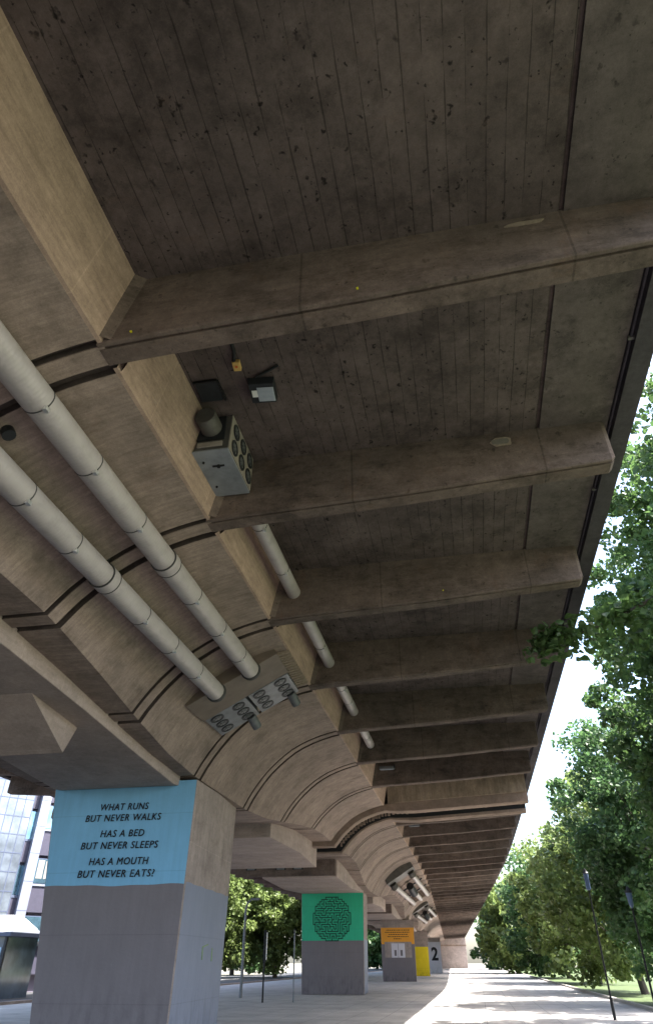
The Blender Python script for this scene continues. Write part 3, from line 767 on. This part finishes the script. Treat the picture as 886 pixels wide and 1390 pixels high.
# bays: (kind, s0, s1)
bays = [('win', -12, -9.2), ('pil', -9.2, -8.6), ('grid', -8.6, -1.95), ('slot', -1.95, -1.4), ('pil', -1.4, -.72), ('win', -.72, 2.1), ('pil', 2.1, 2.8), ('slot', 2.8, 3.4), ('grid', 3.4, 10)]
mg, mp, mul, br = MB(), MB(), MB(), MB()
for kind, a, b_ in bays:
    if kind == 'pil':
        fbox(mp, a, b_, -.6, .12, G+1.0, top)
        for k in range(int(NS*1.5)+2): fbox(mul, a-.005, b_+.005, .0, .126, G+1+k*ST/2, G+1.03+k*ST/2)
    elif kind == 'grid':
        fbox(mg, a, b_, -.6, 0, G+3.2, top)
        n = max(1, round((b_-a)/.62))
        for i in range(n+1): s = a+(b_-a)*i/n; fbox(mul, s-.03, s+.03, 0, .012, G+3.2, top)
        z = G+3.2
        while z < top: fbox(mul, a, b_, 0, .014, z, z+.06); z += ST/3
    elif kind == 'win':
        for k in range(NS):
            zf = G + k*ST + 1.95
            f = MB(); fbox(f, a, b_, -.55, -.08, zf+.55, zf+2.25); W_ = f.build('window', M['mullion'], bt)
            g_ = MB(); fbox(g_, a+.06, (a+b_)/2-.03, -.07, -.05, zf+.72, zf+2.2); fbox(g_, (a+b_)/2+.03, b_-.06, -.07, -.05, zf+.72, zf+2.2); g_.build('pane', M['glass'], W_)
            if k % 2 == 1:
                g_ = MB(); fbox(g_, a+.15, a+.6, -.045, -.04, zf+1.0, zf+2.15); fbox(g_, a+.7, a+1.2, -.045, -.04, zf+1.0, zf+2.1); g_.build('blind', M['blind'], W_)
            g_ = MB(); fbox(g_, a, b_, -.55, -.02, zf+.55, zf+.68); g_.build('sill', M['clad2'], W_)
            fbox(MB(), a, b_, -.5, -.1, zf-1.0, zf+.54).build('spandrel', M['slot'], bt)
    else:
        for k in range(NS):
            zf = G + k*ST + 1.6
            f = MB(); fbox(f, a, b_, -.5, -.3, zf+.2, zf+2.1); W_ = f.build('slot_window', M['glass'], bt)
            fbox(MB(), a, b_, -.5, -.26, zf-1.15, zf+.14).build('spandrel', M['slot'], bt)
            fbox(mul, a, b_, -.3, -.22, zf+.15, zf+.3)
mg.build('panel_wall', M['glass_pale'], bt); mp.build('pilaster', M['clad2'], bt); mul.build('mullion', M['mullion'], bt)
m = MB(); fbox(m, -12, 10, -.5, .3, G+2.6, G+2.75); m.build('canopy', M['dark_metal'], bt)

# kiosk
kx, ky, KS = -27.5, 40., 1.6
t = thing('street_kiosk', (kx, ky, G), 'dark glazed kiosk with a white tapered roof left of the riddle pier', 'kiosk')
def K(m, x0, x1, y0, y1, z0, z1): return m.box(kx+x0*KS, kx+x1*KS, ky+y0*KS, ky+y1*KS, z0*KS if z0 > -5 else G, z1*KS)
m = MB(); m.hexa([(kx-2.15,ky,1.36),(kx+2.15,ky,1.36),(kx+2.15,ky+3.4,1.36),(kx-2.15,ky+3.4,1.36)], [(kx-.1,ky+1.2,2.2),(kx+1.3,ky+1.2,2.2),(kx+1.3,ky+2.2,2.2),(kx-.1,ky+2.2,2.2)]); m.build('roof', M['white'], t, bevel=.03)
K(MB(), -1.4, 1.4, -.06, 2.2, .72, .845).build('eaves', M['mullion'], t, bevel=.02)
K(MB(), -1.2, 1.2, .08, 2.1, -9, .72).build('glazing', glass_mat('kiosk_glass', (.07,.10,.14)), t)
for x in (-1.25, -.42, .38, 1.22): K(MB(), x-.04, x+.04, 0, .1, -9, .72).build('post', M['dark_metal'], t)
K(MB(), .46, 1.1, .05, .07, -.35, .42).build('poster', simple('pale_blue_poster', (.45,.6,.75), .5, 0, .4, 3), t)
m = MB(); m.ring((kx-.1, ky+.08, .25), (0,-1,0), .36, .45, .02, 24); m.build('green_ring', simple('green_vinyl', (.1,.6,.1), .5), t)
text_mesh('ook', .8, .34, 'lettering', M['white'], t, lambda u, v: (kx-.1+u, ky+.05, -.1+v), shear=.3)

# ------------------------------------------------------------------ posts and lamps
def post(x, y, h, r, label, name='lamp_post', head=None, group=None):
    t = thing(name, (x, y, G), label, 'lamp post' if name == 'lamp_post' else 'post', group)
    m = MB(); m.tube([(x,y,G),(x,y,G+.6),(x,y,G+.62),(x,y,G+h)], [r*1.5,r*1.5,r,r*.8], 10); m.build('pole', M['black'], t, smooth=True)
    return t
def lantern(t, x, y, z, mat='dark_metal'):
    m = MB(); m.tube([(x,y,z),(x,y,z+.08),(x,y,z+.42)], [.03,.07,.10], 8); m.build('lantern', M['bluegrey'], t)
    m = MB(); m.tube([(x,y,z+.42),(x,y,z+.46),(x,y,z+.6)], [.12,.12,.03], 8); m.build('cap', M[mat], t)
t = post(4.35, 30.5, 3.8, .036, 'black lamp post in front of the trees, second from the right'); 
M['bluegrey'] = simple('blue_grey_enamel', (.10,.14,.24), .4)
m = MB(); m.box(4.27, 4.43, 30.42, 30.58, 2.2, 2.75); m.build('lantern', M['bluegrey'], t, bevel=.03)
m = MB(); m.tube([(4.35,30.5,2.75),(4.35,30.5,2.9)], [.12,.03], 8); m.build('cap', M['dark_metal'], t)
t = post(5.0, 26.5, 3.0, .036, 'black lamp post in front of the trees, closest to the right edge'); lantern(t, 5.0, 26.5, G+3.0)
t = thing('sign_post', (-10.75, 40., G), 'black upright sign panel on a post in front of the sunlit trees', 'sign post')
m = MB(); m.box(-10.84, -10.70, 39.95, 40.05, G+1.6, G+2.95); m.build('panel', M['black'], t, bevel=.01)
m = MB(); m.box(-10.695, -10.665, 39.95, 40.05, G+1.7, G+2.85); m.build('panel_back', M['white'], t)
m = MB(); m.tube([(-10.78,40,G),(-10.78,40,G+1.6)], .045, 8); m.build('pole', M['black'], t)
t = thing('street_pole', (-9.3, 40.5, G), 'thin pale grey pole standing left of the maze pier', 'pole')
m = MB(); m.tube([(-9.34,40.5,G),(-9.34,40.5,G+2.95)], .035, 8); m.build('pole', M['grey_metal'], t)
m = MB(); m.tube([(-9.34,40.5,G+2.95),(-9.34,40.5,G+3.0)], [.05,.03], 8); m.build('cap', M['dark_metal'], t)
t = thing('street_lamp', (-13.4, 45, G), 'grey street lamp with a curved arm among the sunlit trees', 'street lamp')
m = MB(); m.tube([(-13.4,45,G),(-13.4,45,G+4.2),(-13.3,45,G+4.5),(-13.05,45,G+4.65)], [.09,.07,.06,.05], 8); m.build('pole', M['grey_metal'], t, smooth=True)
m = MB(); m.box(-13.1,-12.6,44.9,45.1,G+4.6,G+4.72); m.build('head', M['grey_metal'], t, bevel=.02)

# ------------------------------------------------------------------ trees
def leaf_mat(name, a, b, tr=.35):
    t = NT(name); n = t.noise(.7, detail=3); n2 = t.noise(9., detail=2)
    col = t.mix(t.ramp(n2, .35, .65), a, b); col = t.gain(col, t.ramp(n, .35, .65, .75, 1.25))
    t.done(col, .45, 0, .35)
    tl = t.n.new('ShaderNodeBsdfTranslucent'); t.l.new(t.gain(col, 1.35), tl.inputs[0])
    ms = t.n.new('ShaderNodeMixShader'); ms.inputs[0].default_value = tr
    t.l.new(t.b.outputs[0], ms.inputs[1]); t.l.new(tl.outputs[0], ms.inputs[2]); t.l.new(ms.outputs[0], t.n['Material Output'].inputs[0])
    return t.m
LEAF = [leaf_mat('broad_leaf', (.045,.095,.035), (.075,.135,.045), .42), leaf_mat('yellow_green_leaf', (.11,.16,.05), (.16,.20,.06), .45), leaf_mat('deep_leaf', (.055,.105,.036), (.09,.15,.042), .46)]
BARK = simple('bark', (.075,.062,.05), .95, 0, .3, 8, bump=.02)
def leaves(cent, rad, counts, size, parent, mat, squash=.7):
    idx = np.repeat(np.arange(len(cent)), counts); n = len(idx)
    p = rng.normal(0, 1, (n, 3)); p /= np.linalg.norm(p, axis=1, keepdims=True); p *= (rng.random((n, 1))**.45)
    p[:, 2] *= squash
    pos = cent[idx] + p * rad[idx][:, None]
    nrm = rng.normal(0, 1, (n, 3)) + np.array([0, 0, .9]); nrm /= np.linalg.norm(nrm, axis=1, keepdims=True)
    a = rng.normal(0, 1, (n, 3)); u = np.cross(nrm, a); u /= np.linalg.norm(u, axis=1, keepdims=True); v = np.cross(nrm, u)
    s = size * (.6 + .8*rng.random((n, 1)))
    # five-point leaf: stem, two shoulders, tip, folded a little along the midrib
    f = nrm*s*.12
    V = np.stack([pos - u*s*.5, pos - u*s*.12 + v*s*.42 + f, pos + u*s*.28 + v*s*.3 + f, pos + u*s*.6, pos + u*s*.28 - v*s*.3 + f, pos - u*s*.12 - v*s*.42 + f], 1).reshape(-1, 3)
    V[:, 2] += EYE; V -= np.array(wloc(parent))
    me = bpy.data.meshes.new('crown'); nv = len(V)
    me.vertices.add(nv); me.vertices.foreach_set('co', V.ravel().astype('f'))
    q = np.arange(n)[:, None]*6
    F = np.concatenate([q+np.array([0,1,2,3]), q+np.array([0,3,4,5])], 1).reshape(-1)
    me.loops.add(len(F)); me.loops.foreach_set('vertex_index', F.astype('i'))
    me.polygons.add(n*2); me.polygons.foreach_set('loop_start', (np.arange(n*2)*4).astype('i')); me.polygons.foreach_set('loop_total', np.full(n*2, 4, 'i'))
    me.update(); me.validate(); me.materials.append(mat)
    o = bpy.data.objects.new('crown', me); C.objects.link(o); o.parent = parent
    return o
def tree(x, y, h, ctr, rad3, ncl, per, size, crad, label, cat='tree', mat=0, extra=None, tr=.2, low=None, group='trees beside the viaduct'):
    t = thing('broadleaf_tree', (x, y, G), label, cat, group)
    rr = random.Random(int(x*13+y*7))
    ctr = np.array(ctr, float); rad3 = np.array(rad3, float)
    d = rng.normal(0, 1, (ncl, 3)); d /= np.linalg.norm(d, axis=1, keepdims=True)
    rr_ = (.45+.6*rng.random((ncl, 1)))
    lump = 1 + .22*np.sin(d[:, :1]*5+x) * np.cos(d[:, 2:3]*4+y)
    cen = ctr + d*rad3*rr_*lump
    cen = cen[cen[:, 2] > G+.8]
    if extra is not None:
        keep = ~((cen[:, 0] < 4.9) & (cen[:, 2] > 7)); cen = np.vstack([cen[keep], np.array(extra, float)])
    cr = crad*(.6+.8*rng.random(len(cen)))
    cnt = (per*(.5+rng.random(len(cen)))).astype(int)
    m = MB(); top = Vector((ctr[0]*.8+x*.2, ctr[1]*.8+y*.2, G+h*.86)); base = Vector((x, y, G))
    pts = []; rs = []
    for i in range(8):
        k = i/7; p = base.lerp(top, k) + Vector((math.sin(k*5+x)*.18, math.cos(k*4+y)*.18, 0))*(k > 0)
        pts.append(p); rs.append(tr*(1.25 if i == 0 else 1)*(1-.8*k))
    m.tube(pts, rs, 10)
    ks = rr.sample(range(len(cen)), min(len(cen), 34))
    if extra is not None:
        m.tube([Vector(pts[4])] + [Vector(e) for e in extra[:10:2]] + [Vector(extra[9])], [tr*.35, tr*.28, tr*.22, tr*.16, tr*.1, tr*.06, tr*.03], 6)
    for k in ks:
        q = Vector(cen[k]); f = max(.2, min(.85, (q.z-G)/h*.62)); i = f*7; p = pts[int(i)].lerp(pts[min(7, int(i)+1)], i-int(i))
        mid = p.lerp(q, .5) + Vector((rr.uniform(-.2,.2), rr.uniform(-.2,.2), rr.uniform(.1,.5)))
        m.tube([p, mid, q], [tr*.32, tr*.16, tr*.04], 5, caps=False)
    m.build('trunk', BARK, t, smooth=True)
    leaves(cen, cr, cnt, size, t, LEAF[mat])
    return t
# near tree whose branch reaches under the deck edge
br_ = [(6.2,13.6,6.9),(5.6,13.6,6.7),(5.0,13.5,6.4),(4.4,13.6,6.2),(3.9,13.7,5.95),(3.4,13.8,5.75),(3.0,13.7,5.6),(2.6,13.8,5.5),(2.25,13.7,5.42),(2.0,13.6,5.2),(4.1,14.4,5.7),(4.8,14.6,5.8),(3.5,14.5,5.3),(5.2,15.2,6.0),(5.5,14.4,5.6),(4.9,14.1,5.2)]
tree(8.6, 15.5, 15.5, (8.2,17.5,8.9), (3.6,7.2,6.4), 500, 110, .155, .6, 'nearest tall tree at the right, one leafy branch reaching under the deck', mat=2, extra=br_, tr=.22)
tree(8.8, 26, 12.0, (8.5,25.5,4.9), (3.2,5.5,5.7), 420, 120, .18, .62, 'dense dark tree behind the two black lamp posts', mat=2, tr=.18)
tree(9.0, 39, 12.0, (9.0,39.5,4.9), (3.5,6.5,6.1), 340, 140, .19, .8, 'dark bushy tree third along the right side of the viaduct', mat=0, tr=.2)
tree(9.8, 54, 13, (9.4,56,4.9), (4.0,8,6.3), 300, 130, .25, .95, 'paler tree fourth along the right side of the viaduct', mat=1, tr=.2)
tree(10.5, 78, 14, (9.6,79,5.0), (4.6,9,6.6), 230, 100, .34, 1.2, 'sunlit yellow green tree well down the right side', mat=1, tr=.2)
tree(10.5, 104, 15, (9.0,106,5.2), (5.2,11,7), 200, 90, .45, 1.5, 'distant green tree next to the far end of the deck', mat=0, tr=.25)
tree(9.0, 145, 16, (6.8,148,5.0), (6.5,14,7.5), 200, 90, .6, 2.0, 'pale green tree low beside the farthest bays of the deck', mat=1, tr=.25)
tree(9.0, 225, 17, (9.0,225,5.0), (9,16,8.0), 220, 90, .85, 2.8, 'farthest tree, closing the gap at the very end of the deck', mat=0, tr=.3)
g2 = 'sunlit trees between the piers'
tree(-33, 98, 17, (-33,98,7.0), (5.5,6,9.0), 320, 120, .34, 1.2, 'sunlit tree with pale trunk right of the riddle pier', mat=1, tr=.3, group=g2)
tree(-26.5, 104, 16, (-26.5,104,5.5), (5.0,6,8.0), 300, 120, .34, 1.2, 'bright sunlit tree just left of the maze pier', mat=1, tr=.25, group=g2)
tree(-38, 122, 18, (-38,122,7.0), (9,7,10), 260, 110, .45, 1.6, 'deeper green tree behind the sunlit ones', mat=0, tr=.3, group=g2)
tree(-30.0, 240, 14, (-30,240,5.2), (11,7,8), 220, 100, .8, 2.6, 'far bluish tree seen between the maze pier and the orange pier', mat=0, tr=.3, group=g2)

# ------------------------------------------------------------------ light, sky, camera
SUN_EL, SUN_AZ = R(55), R(90)          # azimuth measured clockwise from +Y: the sun stands over the trees on the right
nt = w.node_tree; bg = nt.nodes['Background']
sky = nt.nodes.new('ShaderNodeTexSky'); sky.sky_type = 'NISHITA'; sky.sun_disc = False
sky.sun_elevation = SUN_EL; sky.sun_rotation = SUN_AZ; sky.dust_density = 3.0; sky.air_density = 1.0; sky.ozone_density = 1.0
nt.links.new(sky.outputs[0], bg.inputs[0]); bg.inputs[1].default_value = .15
ld = bpy.data.lights.new('sun', 'SUN'); ld.energy = 5.0; ld.angle = R(.53); ld.color = (1, .96, .91)
lo = bpy.data.objects.new('sun', ld); C.objects.link(lo)
sd = Vector((math.sin(SUN_AZ)*math.cos(SUN_EL), math.cos(SUN_AZ)*math.cos(SUN_EL), math.sin(SUN_EL)))
lo.rotation_euler = sd.to_track_quat('Z', 'Y').to_euler(); lo.location = (20, 0, 40)

cd = bpy.data.cameras.new('camera'); co = bpy.data.objects.new('camera', cd); C.objects.link(co); sc.camera = co
cd.sensor_fit = 'HORIZONTAL'; cd.sensor_width = 24.; cd.lens = 24.; cd.clip_start = .05; cd.clip_end = 4000
cd.shift_y = -45/886
pitch = math.atan(657/886)
co.location = (0, 0, EYE)
co.rotation_euler = (R(90)+pitch, 0, R(10.7))
vs = sc.view_settings
vs.view_transform = 'Standard'; vs.look = 'None'; vs.gamma = 1; vs.exposure = 2.4
sc.render.engine = 'CYCLES'
sc.cycles.max_bounces = 10; sc.cycles.diffuse_bounces = 6
